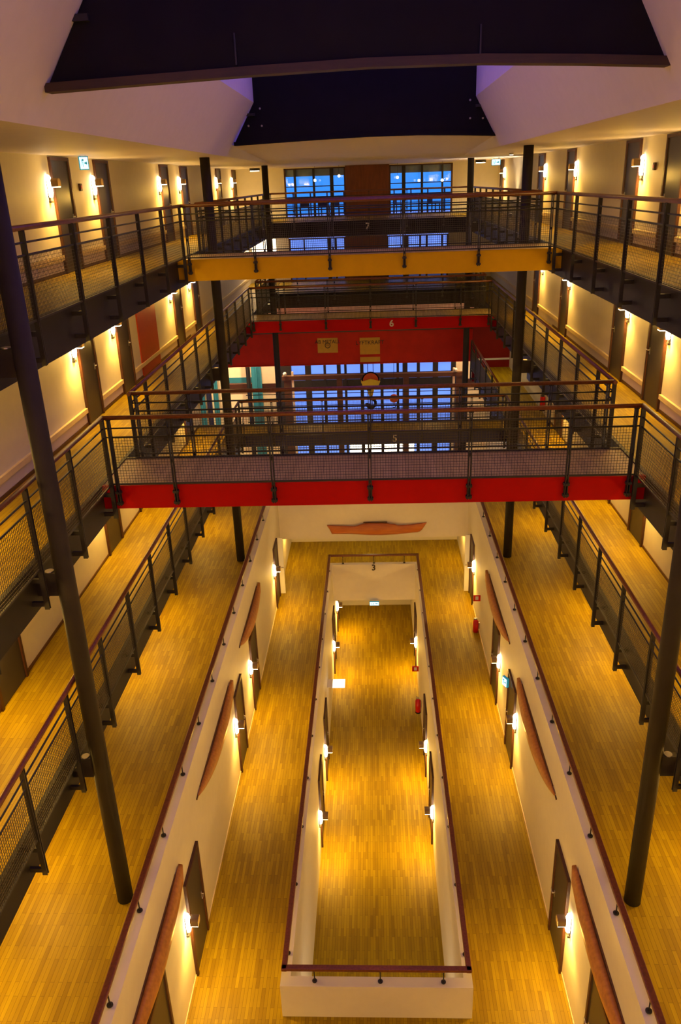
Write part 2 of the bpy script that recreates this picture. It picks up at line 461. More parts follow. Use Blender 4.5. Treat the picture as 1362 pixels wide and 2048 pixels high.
# cream left part and right part of the far wall
struct('wall_back', MB().box(-9.7, -4.75, YF, YF+.2, -13.2, -8.08).box(3.95, 5.8, YF, YF+.2, -13.2, -8.08), M['creampanel'], 'cream lower far wall either side of the entrance glazing', 'wall')
struct('trim_4', bxs(-7.3, -5.95, YF-.04, YF, -8.98, -8.72), M['teal'], 'teal band on the cream far wall', 'trim')
struct('trim_4', MB().box(-7.3, -4.8, YF-.05, YF, -9.45, -9.05).box(3.95, 5.4, YF-.05, YF, -9.45, -9.05), M['frame'], 'maroon dado band on the cream far wall', 'trim')
for i, (x, wd, m, l) in enumerate(((-6.06, .10, 'steel', 'dark'), (-5.66, .24, 'teal', 'wide teal'), (-7.72, .12, 'teal', 'slim teal'), (-8.40, .13, 'teal', 'outer teal'), (-8.06, .12, 'navy', 'navy'), (-8.88, .2, 'navy', 'outer navy'))):
    p = empty('steel_post', (x, 37.6, -13.0)); tag(p, f'{l} steel post before the cream far wall, left of the glazing', 'post')
    MB().box(-wd, wd, -.03, .03, 0, 8.1).box(-.03, .03, -.15, .15, 0, 8.1).build('shaft', M[m], p)
    MB().box(-wd-.02, wd+.02, -.2, .2, 0, .04).build('base_plate', M[m], p)
# ground outside
struct('floor', bxs(-120, 120, YF+1.5, 400, -14.2, -14.0), M['ground'], 'pale ground outside the far windows', 'ground')
# ------------------------------------------------------------------ bridges
def bridge(name, label, y0, y1, z, th, m_f, m_b, numeral=None, nx=0, xa=FL, xb=FR):
    r = empty(name, (0, y0, z)); tag(r, label, 'bridge')
    d = y1-y0
    bxs(xa+.061, xb-.061, .06, d-.06, -.06, .0).build('deck', M['floordark'] if m_f != 'navy' else M['floor'], r)
    f = MB().box(xa+.061, xb-.061, .0, .06, -th, .015).box(xa+.061, xb-.061, .06, .2, -th, -th+.03)
    fb = f.build('front_beam', M[m_f], r)
    if numeral:
        text_mesh('numeral', numeral, .30, M['numeral'], fb, (nx, -.01, -th*.45), (PI/2, 0, 0))['label'] = 'pale number '+numeral
    MB().box(xa+.061, xb-.061, d-.06, d, -th, .015).build('back_beam', M[m_b], r)
    bxs(xa+.061, xb-.061, .06, d-.06, -th+.04, -th+.07).build('soffit', M['white'], r)
    return r
bridge('footbridge', 'ochre yellow beamed footbridge, highest one, before the far windows', 18.075, 19.70, Z7, .44, 'yellow', 'fascia')
bridge('footbridge', 'nearest footbridge with a long plain red front beam', 11.445, 12.84, Z6, .37, 'red', 'fascia')
bridge('footbridge', 'far footbridge with a red front beam numbered 6', 26.895, 28.57, Z6, .36, 'red', 'fascia', '6', .61)
bridge('footbridge', 'lower far footbridge with a navy front beam numbered 5', 23.275, 24.62, Z5, .33, 'navy', 'navy', '5', .60)
# ------------------------------------------------------------------ railings
_panel = {}; _misc = {}
def panel_mesh(L):
    k = round(L, 2)
    if k not in _panel:
        mb = MB(); p = .042; w = .0024
        n = max(1, int((L-.06)/p)); z0, z1 = .06, .80
        for i in range(n+1):
            x = .03+(L-.06)*i/n
            mb.box(x-w, x+w, -w, w, z0, z1)
        nz = int((z1-z0)/p)
        for j in range(nz+1):
            z = z0+(z1-z0)*j/nz
            mb.box(.02, L-.02, -w, w, z-w, z+w)
        me = bpy.data.meshes.new('mesh_panel'); me.from_pydata(mb.v, [], mb.f); me.materials.append(M['wire'])
        _panel[k] = me
    return _panel[k]
def post_mesh(kind):
    if ('p', kind) not in _misc:
        mb = MB()
        mb.box(-.024, -.010, -.03, .03, -.50 if kind == 'side' else -.30, RH-.03).box(.010, .024, -.03, .03, -.50 if kind == 'side' else -.30, RH-.03)
        for z in (.0, .4, .8): mb.box(-.012, .012, -.02, .02, z, z+.05)
        mb.box(-.035, .035, -.022, .022, RH-.045, RH-.025)
        _misc[('p', kind)] = mb.mesh('post', M['steel'])
    return _misc[('p', kind)]
def bracket_mesh(kind, s):
    if ('b', kind, s) not in _misc:
        mb = MB()
        if kind == 'side':
            a, b = sorted((0, s*.235))
            mb.box(-.02, .02, a, b, -.14, -.08).box(-.02, .02, a, b, -.46, -.40)
            c, d = sorted((s*.235, s*.215)); mb.box(-.05, .05, c, d, -.50, -.04)
        else:
            mb.box(-.03, .03, .022, .036, -.29, -.05).box(-.045, .045, -.03, .035, -.28, -.24).box(-.045, .045, -.03, .035, -.10, -.06)
            mb.cyl((0, -.04, -.26), (0, .03, -.26), .02, 8).cyl((0, -.04, -.08), (0, .03, -.08), .02, 8)
        _misc[('b', kind, s)] = mb.mesh('bracket', M['steel'])
    return _misc[('b', kind, s)]
def railing(label, p0, p1, z, posts, kind, fs=1, group='steel railings with wire mesh', ext=(0, 0)):
    """p0 to p1 along the run, fs: side (+1 left of travel) on which the floor lies"""
    v = Vector((p1[0]-p0[0], p1[1]-p0[1])); L = v.length
    r = empty('railing', (p0[0], p0[1], z), math.atan2(v.y, v.x)); tag(r, label, 'railing', group)
    MB().cyl((-ext[0], 0, RH), (L+ext[1], 0, RH), .034, 12).build('handrail', M['rail'], r)
    for zz in (RH-.165, RH-.305):
        MB().cyl((0, 0, zz), (L, 0, zz), .013, 8).build('rail_bar', M['steel'], r)
    MB().box(0, L, -.012, .012, .045, .07).build('bottom_bar', M['steel'], r)
    posts = sorted(q for q in posts if -.01 <= q <= L+.01)
    for q in posts:
        po = inst('post', post_mesh(kind), r, (q, 0, 0))
        inst('bracket', bracket_mesh(kind, fs), po)
    for a, b in zip(posts[:-1], posts[1:]):
        inst('mesh_panel', panel_mesh(b-a), r, (a, 0, 0))
    return r
def steps(a, b, last, d):
    out = []; q = last
    while q >= a: out.append(q); q -= d
    q = last+d
    while q <= b: out.append(q); q += d
    return sorted(out)
for sd in (0, 1):
    x = XR if sd else XL; sn = 'right' if sd else 'left'; fs = -1 if sd else 1
    def run(lv, ya, yb, ps, label, e=(0, 0)):
        railing(label, (x, ya), (x, yb), ZL[lv], [p-ya for p in ps], 'side', fs, ext=e)
    run(7, 3.0, 18.0, steps(3.0, 18.0, 18.0, 1.66), f'near mesh railing of the top {sn} walkway, before the yellow bridge', (0, .05))
    run(7, 19.75, 33.9, steps(19.75, 33.9, 19.75, 1.57), f'far mesh railing of the top {sn} walkway, beyond the yellow bridge')
    run(6, 3.0, 11.37, steps(3, 11.37, 11.37, 1.435), f'near railing of the second highest {sn} walkway, up to the nearest red bridge', (0, .05))
    run(6, 12.87, 26.85, [12.87]+steps(13.8, 26.85, 13.85, 1.45)+[26.85], f'middle railing of the second highest {sn} walkway, between the two red bridges', (.05, .03))
    run(6, 28.65, 33.9, steps(28.65, 33.9, 28.65, 1.31), f'far railing of the second highest {sn} walkway, beyond the bridge numbered 6')
    run(5, 3.0, 23.2, steps(3, 23.2, 14.13, 1.41)+[23.2], f'long sloping-away mesh railing of the third highest {sn} walkway')
run(5, 24.7, 32.0, steps(24.7, 32.0, 24.7, 1.46), 'railing of the third highest right walkway beyond the navy bridge')
def xrun(y, z, kind, fs, label, xs, a=XL, b=XR):
    railing(label, (a, y), (b, y), z, [p-a for p in xs], kind, fs)
bp_ = [XL+.09, -3.11, -1.58, -.09, 1.42, 2.89, XR-.09]
xrun(18.03, Z7, 'bridge', 1, 'front railing of the yellow footbridge', [XL+.1, -2.55, -.92, .70, 2.30, XR-.1])
xrun(19.745, Z7, 'bridge', -1, 'back railing of the yellow footbridge', [XL+.1, -2.55, -.92, .70, 2.30, XR-.1])
xrun(11.40, Z6, 'bridge', 1, 'front railing of the nearest red footbridge', bp_)
xrun(12.89, Z6, 'bridge', -1, 'back railing of the nearest red footbridge', bp_)
xrun(26.85, Z6, 'bridge', 1, 'front railing of the far red footbridge numbered 6', bp_)
xrun(28.62, Z6, 'bridge', -1, 'back railing of the far red footbridge numbered 6', bp_)
xrun(23.23, Z5, 'bridge', 1, 'front railing of the navy footbridge numbered 5', bp_)
xrun(24.67, Z5, 'bridge', -1, 'back railing of the navy footbridge numbered 5', bp_)
xrun(33.92, Z7, 'bridge', 1, 'far end railing of the top level above the number 7', bp_)
xrun(33.92, Z6, 'bridge', 1, 'far end railing of the second highest level before the windows', bp_)
# handrails on the white parapets
def stem_mesh():
    mb = MB()
    mb.cyl((0, 0, -.30), (0, 0, -.03), .010, 8).cyl((0, 0, -.30), (0, 0, -.285), .040, 16).cyl((0, 0, -.06), (0, 0, -.03), .022, 8)
    return mb.mesh('bracket', M['steel'])
STEM = stem_mesh()
def parapet_rail(label, a, b, z, pts, group='handrails on the white parapets'):
    v = Vector((b[0]-a[0], b[1]-a[1])); L = v.length
    r = empty('handrail', (a[0], a[1], z), math.atan2(v.y, v.x)); tag(r, label, 'handrail', group)
    MB().box(-.05, L+.05, -.045, .045, -.03, .03).build('rail_bar', M['rail'], r, .012)
    for q in pts: inst('bracket', STEM, r, (q, 0, 0))
parapet_rail('brown handrail along the left hull parapet', (-3.37, 2), (-3.37, 24.5), -8.93, [6.53-2+1.365*i-1.365*3 for i in range(17)])
parapet_rail('brown handrail along the right hull parapet', (3.13, 2), (3.13, 24.5), -8.93, [6.53-2+1.365*i-1.365*3 for i in range(17)])
parapet_rail('brown handrail along the left edge of the narrow well', (-1.62, 8.95), (-1.62, 24.21), Z3+1.03, [.5+1.42*i for i in range(11)])
parapet_rail('brown handrail along the right edge of the narrow well', (1.35, 8.95), (1.35, 24.21), Z3+1.03, [.5+1.42*i for i in range(11)])
parapet_rail('brown handrail across the near end of the narrow well', (-1.62, 8.95), (1.35, 8.95), Z3+1.03, [.48, 1.55, 2.57])
parapet_rail('brown handrail across the far end of the narrow well', (-1.62, 24.21), (1.35, 24.21), Z3+1.03, [.45, 1.5, 2.53])
parapet_rail('brown handrail on the end parapet above the red brown hull', (-3.37, 24.52), (3.13, 24.52), -8.93, [.6+1.3*i for i in range(5)])
# ------------------------------------------------------------------ columns
def column(x, y, zb, zt, label, arms):
    r = empty('steel_column', (x, y, zb)); tag(r, label, 'column', 'round dark columns')
    MB().cyl((0, 0, 0), (0, 0, zt-zb), .118, 24).build('shaft', M['column'], r)
    s = -1 if x < 0 else 1
    d = abs((FL if x < 0 else FR)-x)
    for z in arms:
        a = MB()
        x0, x1 = sorted((s*.06, s*d))
        a.box(x0, x1, -.05, .05, z-zb-.42, z-zb-.10)
        ar = a.build('bracket_arm', M['column'], r)
        MB().cyl((s*.19, 0, z-zb-.10), (s*.19, 0, z-zb-.085), .055, 12).build('cap_disc', M['metal'], ar)
for y, n, zb in ((8.73, 'nearest', Z4), (20.36, 'middle', Z4), (31.81, 'far', -13.0)):
    for x in (-3.91, 3.67):
        column(x, y, zb, .62, f'{n} round dark column on the {"left" if x < 0 else "right"} of the atrium', [Z7, Z6, Z5] if y < 30 else [Z7, Z6])
# ------------------------------------------------------------------ black roof panels
def roof_panel(y, e, c, label, studs, cords, clips=()):
    r = empty('roof_panel', (0, y, e)); tag(r, label, 'roof panel')
    bow = [(-3.18, 0), (-2.2, (c-e)*.36), (-1.16, (c-e)*.72), (0, c-e), (1.1, (c-e)*.92), (2.1, (c-e)*.5), (2.97, 0)]
    top = [(2.42, 1.68-e), (2.42, 3.38-e), (-2.66, 3.38-e), (-2.66, 1.73-e)]
    MB().prism(bow+top, 0, .03).build('fabric_panel', M['black'], r)
    b = MB()
    for (x0, z0), (x1, z1) in zip(bow[:-1], bow[1:]):
        V = [(x0, -.06, z0-.03), (x1, -.06, z1-.03), (x1, .12, z1-.03), (x0, .12, z0-.03), (x0, -.06, z0+.05), (x1, -.06, z1+.05), (x1, .12, z1+.05), (x0, .12, z0+.05)]
        b.add(V, [(0, 1, 2, 3), (4, 5, 6, 7), (0, 1, 5, 4), (1, 2, 6, 5), (2, 3, 7, 6), (3, 0, 4, 7)])
    b.build('bottom_beam', M['beamwood'] if y < 15 else M['black'], r)
    for x, z in studs: MB().cyl((x, -.03, z-e), (x, 0, z-e), .022, 10).build('stud', M['metal'], r)
    for x, z in clips: MB().box(x-.13, x+.10, -.05, .0, z-e-.03, z-e+.03).build('clip', M['steel'], r)
    for x, z0, z1 in cords: MB().box(x-.008, x+.008, -.02, 0, z0-e, z1-e).build('cord', M['steel'], r)
roof_panel(8.73, .93, 1.03, 'large near black roof panel with a brown timber edge', [], [(-1.28, 1.07, 1.34), (1.065, 1.07, 1.32)], [(-2.76, 1.52)])
roof_panel(20.36, .87, .955, 'smaller far black roof panel with small pale studs', [(-2.52, 1.6), (-2.81, 1.25), (-2.5, 1.24), (2.29, 1.6), (2.3, 1.23), (2.59, 1.22)], [], [(-2.74, 1.48), (2.55, 1.48)])
# ------------------------------------------------------------------ doors
_dm = {}
def dmesh(k, f):
    if k not in _dm: _dm[k] = f()
    return _dm[k]
dn = [0]
def door(sd, xw, y, z, w, label, h=2.08, leafm='door'):
    """door flat on a side wall; local x along the wall (+y world), local y out of the wall"""
    dn[0] += 1
    r = empty(f'door_{dn[0]}', (xw, y, z), PI/2 if sd else -PI/2)
    r['kind'] = 'structure'; tag(r, label, 'door')
    k = (round(w, 2), h, leafm)
    def fr():
        return MB().box(-w/2-.04, -w/2+.02, 0, .05, 0, h+.04).box(w/2-.02, w/2+.04, 0, .05, 0, h+.04).box(-w/2, w/2, 0, .05, h-.02, h+.04).mesh('door_frame', M['frame'])
    def lf():
        return MB().box(-w/2+.02, w/2-.02, 0, .025, .01, h-.02).mesh('door_leaf', M[leafm])
    def hd():
        return MB().cyl((0, .02, 0), (0, .07, 0), .012, 8).cyl((0, .065, 0), (.11*1, .065, 0), .010, 8).box(-.02, .02, .025, .032, -.08, .05).mesh('handle', M['metal'])
    inst('door_frame', dmesh(('f',)+k, fr), r)
    l = inst('door_leaf', dmesh(('l',)+k, lf), r)
    inst('handle', dmesh('h', hd), l, ((-w/2+.1) if not sd else (w/2-.1), 0, 1.02), (0, 0, 0) if not sd else (0, 0, 0))
# ------------------------------------------------------------------ wall lamps
def lamp_proto():
    r = empty('wall_lamp', (0, 0, 0))
    MB().box(-.035, .035, 0, .02, -.27, .10).box(-.05, .05, 0, .05, -.30, -.26).build('back_plate', M['steel'], r)
    g = MB(); n = 10; V = []
    for z, k in ((-.20, .75), (-.12, 1), (.10, 1), (.16, .8), (.19, .3)):
        for i in range(n+1):
            a = PI*i/n
            V.append((.055*k*math.cos(a), .022+.07*k*math.sin(a), z))
    F = [(j*(n+1)+i, j*(n+1)+i+1, (j+1)*(n+1)+i+1, (j+1)*(n+1)+i) for j in range(4) for i in range(n)]
    g.add(V, F, True); g.build('glass_shade', M['glow'], r)
    h = MB()
    h.prism([(-.075, -.02), (.075, -.02), (.075, .09), (.045, .125), (-.045, .125), (-.075, .09)], .095, .235)
    ho = h.build('hood', M['numgrey'], r, .008)
    MB().box(-.065, .065, .10, .225, -.034, -.021).build('diffuser', M['glow'], ho)
    return r
LAMP = lamp_proto()
SPOT = bpy.data.lights.new('lamp_light', 'SPOT')
SPOT.energy = LAMP_W*12.57/2; SPOT.color = LAMP_COL; SPOT.spot_size = math.radians(155); SPOT.spot_blend = 1.0; SPOT.shadow_soft_size = .05
GLOWL = bpy.data.lights.new('lamp_glow', 'POINT')
GLOWL.energy = LAMP_W*.95; GLOWL.color = LAMP_COL; GLOWL.shadow_soft_size = .06
LAMPFIRST = [True]
def wall_lamp(sd, xw, y, z, label, power=1.0):
    r = LAMP if LAMPFIRST[0] else copy_tree(LAMP)
    LAMPFIRST[0] = False
    r.location = (xw, y, z); r.rotation_euler = (0, 0, PI/2 if sd else -PI/2)
    tag(r, label, 'wall lamp', 'lit wall lamps beside the doors')
    s = -1 if sd else 1
    d = SPOT if power == 1.0 else None
    if d is None:
        d = SPOT.copy(); d.energy = SPOT.energy*power
    L = bpy.data.objects.new('lamp_light', d); COL.objects.link(L)
    L.location = (xw+s*.17, y, z-.10); L.rotation_euler = (0, -s*math.radians(9), 0)
    G = bpy.data.objects.new('lamp_glow', GLOWL); COL.objects.link(G)
    G.location = (xw+s*.45, y, z-.22)
ordn = ['nearest', 'second', 'third', 'fourth', 'fifth', 'sixth']
# lamp positions along each wall; (y, door centre, door width) -------------------
LZ = 1.58
spec = {
 (7, 0): [(15.72, 16.42, .92), (18.28, 18.98, .90), (24.05, 24.74, .86), (26.58, 27.36, .92), (33.0, 33.6, .9), (36.7, 37.42, .85)],
 (7, 1): [(15.1, 16.1, .92), (17.95, 18.66, .92), (23.62, 24.30, .90), (27.74, 28.42, .88), (36.1, 36.85, .8)],
 (6, 0): [(6.8, 7.45, .9), (9.3, 9.95, .9), (14.70, 15.40, .84), (17.12, 17.84, .86), (22.48, 23.30, .86), (24.95, 25.85, .8)],
 (6, 1): [(6.8, 7.45, .9), (9.3, 9.95, .9), (14.86, 15.45, .88), (17.36, 17.90, .90), (22.74, 23.25, .84), (26.45, 27.3, .8)],
 (5, 0): [(6.8, 7.5, .9), (9.40, 10.1, .88), (14.72, 15.43, .88), (17.15, 17.85, .88), (22.4, 23.1, .88)],
 (5, 1): [(6.8, 7.5, .9), (9.4, 10.1, .9), (14.80, 15.45, .84), (17.15, 17.85, .88), (22.2, 22.95, .84)],
 (3, 0): [(6.85, 7.6, .95), (9.42, 10.05, .90), (14.56, 15.2, .86), (16.90, 17.6, .9), (22.3, 22.9, .8)],
 (3, 1): [(6.85, 7.7, .95), (9.46, 10.13, .84), (14.68, 15.3, .86), (17.08, 17.75, .9), (22.4, 22.98, .8)],
 (2, 0): [(14.98, 15.7, .9), (17.43, 18.1, .9), (22.71, 23.35, .9), (25.4, 26.1, .9)],
 (2, 1): [(15.15, 15.8, .9), (17.6, 18.25, .9), (22.9, 23.5, .9)],
}
place = {7: 'top {} walkway', 6: 'second highest {} walkway', 5: 'third highest {} walkway', 3: '{} wall of the hull corridor', 2: '{} wall of the bottom corridor'}
xw_ = {(7, 0): WL[7], (7, 1): WR[7], (6, 0): WL[6], (6, 1): WR[6], (5, 0): WL[5], (5, 1): WR[5], (3, 0): -3.29, (3, 1): 3.05, (2, 0): -1.54, (2, 1): 1.28}
for (lv, sd), lst in spec.items():
    pl = place[lv].format('right' if sd else 'left')
    n0 = {(7, 1): 1, (6, 0): 2, (6, 1): 2, (3, 0): 1, (3, 1): 1}.get((lv, sd), 0)
    for i, (yl, yd, wd) in enumerate(lst):
        if i < n0: q = 'just out of frame,'+(' first' if n0 == 2 and i == 0 else ' near')
        else: q = ordn[i-n0]+('' if i == n0 else ' nearest')
        if lv in (7, 6): lz = ZL[lv]+1.60 if lv == 7 else ZL[lv]+1.60
        elif lv == 3: lz = Z3+1.48
        elif lv == 2: lz = Z2+1.22
        else: lz = ZL[lv]+1.55
        wall_lamp(sd, xw_[(lv, sd)], yl, lz, f'{q} lit lamp on the {pl}' if lv < 4 else f'{q} lit lamp on the wall of the {pl}')
        door(sd, xw_[(lv, sd)], yd, ZL[lv], wd, f'{q} dark door on the {pl}', 2.06 if lv == 7 else 2.08)
for sd in (0, 1):
    for i, y in enumerate((4.2, 6.8, 9.3, 14.65, 17.1, 22.5)):
        wall_lamp(sd, WR[4] if sd else WL[4], y, Z4+1.55, f'{ordn[i]}{"" if i == 0 else " nearest"} lamp hidden under the third highest {"right" if sd else "left"} walkway', .85)
for lv in (7, 6, 5, 4):  # out-of-view lamps around the viewer, added for bounce light
    for sd in (0, 1):
        for i, y in enumerate((-4.0, -1.2, 1.6, 4.2)):
            if lv == 4 and i == 3: continue
            x = {7: WR[7], 6: WR[6], 5: WR[5], 4: WR[4]}[lv] if sd else WL[lv]
            wall_lamp(sd, x, y, ZL[lv]+1.55, f'lamp {["added out of view beside the near end wall", "added out of view, second from the near end wall", "added out of view, third from the near end wall", "added out of view, fourth from the near end wall"][i]} on the {place.get(lv, "{} floor behind the hull parapet").format("right" if sd else "left")}')
for sd in (0, 1):
    sn = 'right' if sd else 'left'
    for y, q in ((1.5, 'near end'), (25.6, 'far end')):  # unseen lamps added to brighten the corridor ends
        wall_lamp(sd, xw_[(3, sd)], y, Z3+1.48, f'added unseen lamp on the {sn} wall at the {q} of the hull corridor', 1.0 if y < 9 else .35)
    # open white door leaves at the far end of the hull corridor
    x = xw_[(3, sd)]; s_ = -1 if sd else 1
    dn[0] += 1
    dd = empty(f'door_{dn[0]}', (x+s_*.02, 23.5, Z3)); dd['kind'] = 'structure'; tag(dd, f'open white door leaf at the far {sn} of the hull corridor', 'door')
    a_, b_ = sorted((0, s_*.17))
    l_ = bxs(a_, b_, -.02, .02, .01, 2.05).build('door_leaf', M['signwhite'], dd)
    MB().cyl((s_*.12, -.02, 1.0), (s_*.12, -.07, 1.0), .012, 8).box(s_*.12-.05, s_*.12+.05, -.08, -.06, .99, 1.01).build('handle', M['metal'], l_)
# unseen ceiling lamps, mostly added as fill for dark areas
def unseen_lamp(x, y, z, e, label, tilt=0):
    r = empty('unseen_ceiling_lamp', (x, y, z)); tag(r, label, 'ceiling lamp')
    MB().cyl((0, 0, -.10), (0, 0, 0), .22, 20).build('housing', M['steel'], r); MB().cyl((0, 0, -.12), (0, 0, -.10), .19, 20).build('lens', M['glow'], r)
    d = bpy.data.lights.new('unseen_lamp_light', 'SPOT'); d.energy = e; d.color = (1, .72, .36); d.spot_size = math.radians(150); d.spot_blend = 1; d.shadow_soft_size = .15
    o = bpy.data.objects.new('unseen_lamp_light', d); COL.objects.link(o); o.location = (x, y, z-.16); o.rotation_euler = (tilt, 0, 0)
for x, e, l in ((-7.6, 1500, 'leftmost added fill lamp of the far hall behind the girder'), (-5.2, 1500, 'added fill lamp of the far hall over the teal post'), (4.6, 900, 'rightmost added fill lamp of the far hall behind the girder')):
    unseen_lamp(x, 35.9, Z6-SL, e, l)  # added fill for the dark far wall, hidden by the girder
unseen_lamp(-2.2, 27.7, Z6-.33, 420, 'left added fill lamp under the far red footbridge')  # this pair is added to brighten the girder and hook
unseen_lamp(2.0, 27.7, Z6-.33, 420, 'right added fill lamp under the far red footbridge')
unseen_lamp(-4.9, 36.4, .62, 300, 'added fill lamp at the far left of the top level')  # this pair is added to brighten the far end walls
unseen_lamp(4.6, 36.4, .62, 300, 'added fill lamp at the far right of the top level')
unseen_lamp(-.15, 8.84, Z3-.6, 260, 'added fill lamp at the near end of the bottom corridor', .85)  # added fill for the dark near part of the bottom floor
unseen_lamp(-.2, 26.2, Z4-.3, 40, 'unseen ceiling lamp over the far landing of the hull corridor')  # unseen, brightens the far corridor floor
unseen_lamp(4.7, 30.2, Z6-SL+.06, 70, 'ceiling lamp before the dark red wall of the third highest right walkway')
# bumper rails on the walls between the doors
def bumper(lv, sd, y0, y1, z, label):
    x = xw_[(lv, sd)]; s = -1 if sd else 1
    x0, x1 = sorted((x, x+s*.05))
    struct('trim_5', bxs(x0, x1, y0, y1, z-.04, z+.05), M['trimcream'], label, 'bumper rail')
for lv in (7, 6):
    for sd in (0, 1):
        lst = spec[(lv, sd)]
        edges = [3.0]
        for (yl, yd, wd) in lst: edges += [yd-wd/2-.06, yd+wd/2+.06]
        edges.append(37.9)
        for i in range(0, len(edges)-1, 2):
            if edges[i+1]-edges[i] > .3:
                bumper(lv, sd, edges[i], edges[i+1], ZL[lv]+.30, f'pale bumper rail, stretch {i//2+1} from the near end, on the {place[lv].format("right" if sd else "left")} wall')
for sd in (0, 1):
    for lv in (7, 6, 5):
        x = xw_[(lv, sd)]; s = -1 if sd else 1
        x0, x1 = sorted((x, x+s*.015))
        struct('baseboard_right' if sd else 'baseboard_left', bxs(x0, x1, 2, 24.6, ZL[lv], ZL[lv]+.06), M['brown'], f'brown skirting of the {place[lv].format("right" if sd else "left")}', 'baseboard')
    x = xw_[(3, sd)]; s = -1 if sd else 1
    x0, x1 = sorted((x, x+s*.012))
    struct('baseboard_right' if sd else 'baseboard_left', bxs(x0, x1, 2, 24.4, Z3, Z3+.05), M['trimcream'], f'skirting along the {"right" if sd else "left"} wall of the hull corridor', 'baseboard')
# red wall panel, second highest left walkway
r = empty('wall_panel', (WL[6], 19.9, Z6+.02), -PI/2); tag(r, 'tall orange red panel on the second highest left walkway wall', 'wall panel')
MB().box(-.85, .85, 0, .03, 0, 2.2).build('board', M['reddoor'], r); MB().box(-.87, .87, 0, .04, 2.2, 2.22).build('edge_strip', M['frame'], r)
r = empty('wall_panel', (WR[5], 27.6, Z5+.45), PI/2); tag(r, 'small blue panel on the wall of the third highest right walkway', 'wall panel')
MB().box(-.55, .55, 0, .03, 0, .55).build('board', M['bluedoor'], r); MB().box(-.57, .57, 0, .02, .55, .58).build('edge_strip', M['navy'], r)
# ------------------------------------------------------------------ half hull models
def half_hull(name, label, L, h, d, m, loc, rz, flip=1, tail=True):
    """x along the hull (stern -L/2 rounded, bow +L/2), y out from the wall, z up"""
    N, K = 40, 10
    V = []
    for i in range(N+1):
        t = i/N
        zt = .04*(2*t-1)**2*h/.45
        full = (1-(1-min(t/.05, 1))**2)**.5 if t < .05 else 1
        zb = -h*(.74+.26*math.sin(PI*t/.96)) if t < .48 else -h*max(.06, math.cos((t-.48)/.52*PI/2)**.75)
        zb = zb*full if t < .05 else zb
        wd = d*(math.sin(PI*(.12+.88*t*.98))**.6 if t > .05 else .5+4*t)
        wd = max(wd, .02)
        for k in range(K+1):
            s = k/K
            V.append(((t-.5)*L*flip, .012+wd*math.sin(PI*min(s*.9+.1, 1))**.7*(1 if 0 < s < 1 else .25 if s == 0 else 0), zt+(zb-zt)*s))
    F = [(i*(K+1)+k, i*(K+1)+k+1, (i+1)*(K+1)+k+1, (i+1)*(K+1)+k) for i in range(N) for k in range(K)]
    back = [(i*(K+1), i*(K+1)+K) for i in range(N+1)]
    for i in range(N): F.append((back[i][0], back[i+1][0], back[i+1][1], back[i][1]))
    F.append(tuple(range(K+1))); F.append(tuple(N*(K+1)+k for k in range(K, -1, -1)))
    r = empty(name, loc, rz); tag(r, label, 'ship model', 'wooden half hulls on the walls')
    o = MB().add(V, F, True).build('hull', m, r)
    if tail: MB().box(*sorted((L/2*flip-.02, L/2*flip+.10*flip)), .0, .02, -.02, .012).build('bowsprit', M['brown'], r)
    MB().box(-L*.44, L*.44, 0, .02, -.004, .03).build('mounting_rail', M['brown'], r)
    return r
for sd in (0, 1):
    x = 3.05 if sd else -3.29; rz = PI/2 if sd else -PI/2; fl = -1 if sd else 1
    sn = 'right' if sd else 'left'
    for (yc, L, n) in ((17.55 if not sd else 17.85, 3.1 if not sd else 3.6, 'farthest'), (12.78, 3.5, 'middle'), (7.85, 3.2, 'nearest')):
        half_hull('half_hull', f'{n} brown wooden half hull on the {sn} white wall', L, .46, .15, M['hull'], (x, yc, -10.05), rz, fl)
# red brown hull on the end wall, with a stepped deck
N = 44; V = []; K = 8
xs = [-1.81+3.34*i/N for i in range(N+1)]
def lerp(x, tab):
    for (a, b), (c, d) in zip(tab[:-1], tab[1:]):
        if a <= x <= c: return b+(d-b)*(x-a)/max(c-a, 1e-6)
    return tab[-1][1]
topt = [(-1.81, -10.66), (-1.0, -10.69), (-.86, -10.69), (-.56, -10.60), (-.5, -10.585), (.22, -10.60), (.3, -10.63), (.46, -10.635), (.55, -10.69), (.9, -10.68), (1.53, -10.62)]
bott = [(-1.81, -10.69), (-1.70, -10.87), (-1.695, -11.0), (-1.0, -11.01), (-.4, -11.06), (0, -11.07), (.5, -11.05), (1.0, -11.0), (1.25, -10.985), (1.36, -10.92), (1.53, -10.64)]
for x in xs:
    a, b = lerp(x, topt), lerp(x, bott)
    wd = .13*max(.15, math.sin(PI*(.08+.86*(x+1.81)/3.34)))
    for k in range(K+1):
        s = k/K
        V.append((x+.14, -(.01+wd*math.sin(PI*(.12+.88*s))**.6*(1 if k < K else 0)), a+(b-a)*s))
F = [(i*(K+1)+k, i*(K+1)+k+1, (i+1)*(K+1)+k+1, (i+1)*(K+1)+k) for i in range(N) for k in range(K)]
for i in range(N): F.append((i*(K+1), (i+1)*(K+1), (i+1)*(K+1)+K, i*(K+1)+K))
r = empty('half_hull', (0, 24.425, 0)); tag(r, 'red brown half hull with a stepped deck on the white end parapet', 'ship model', 'wooden half hulls on the walls')
MB().add(V, F, True).build('hull', M['hullred'], r)
MB().box(-.45, .35, -.05, 0, -10.60, -10.575).build('deck_step', M['brown'], r)
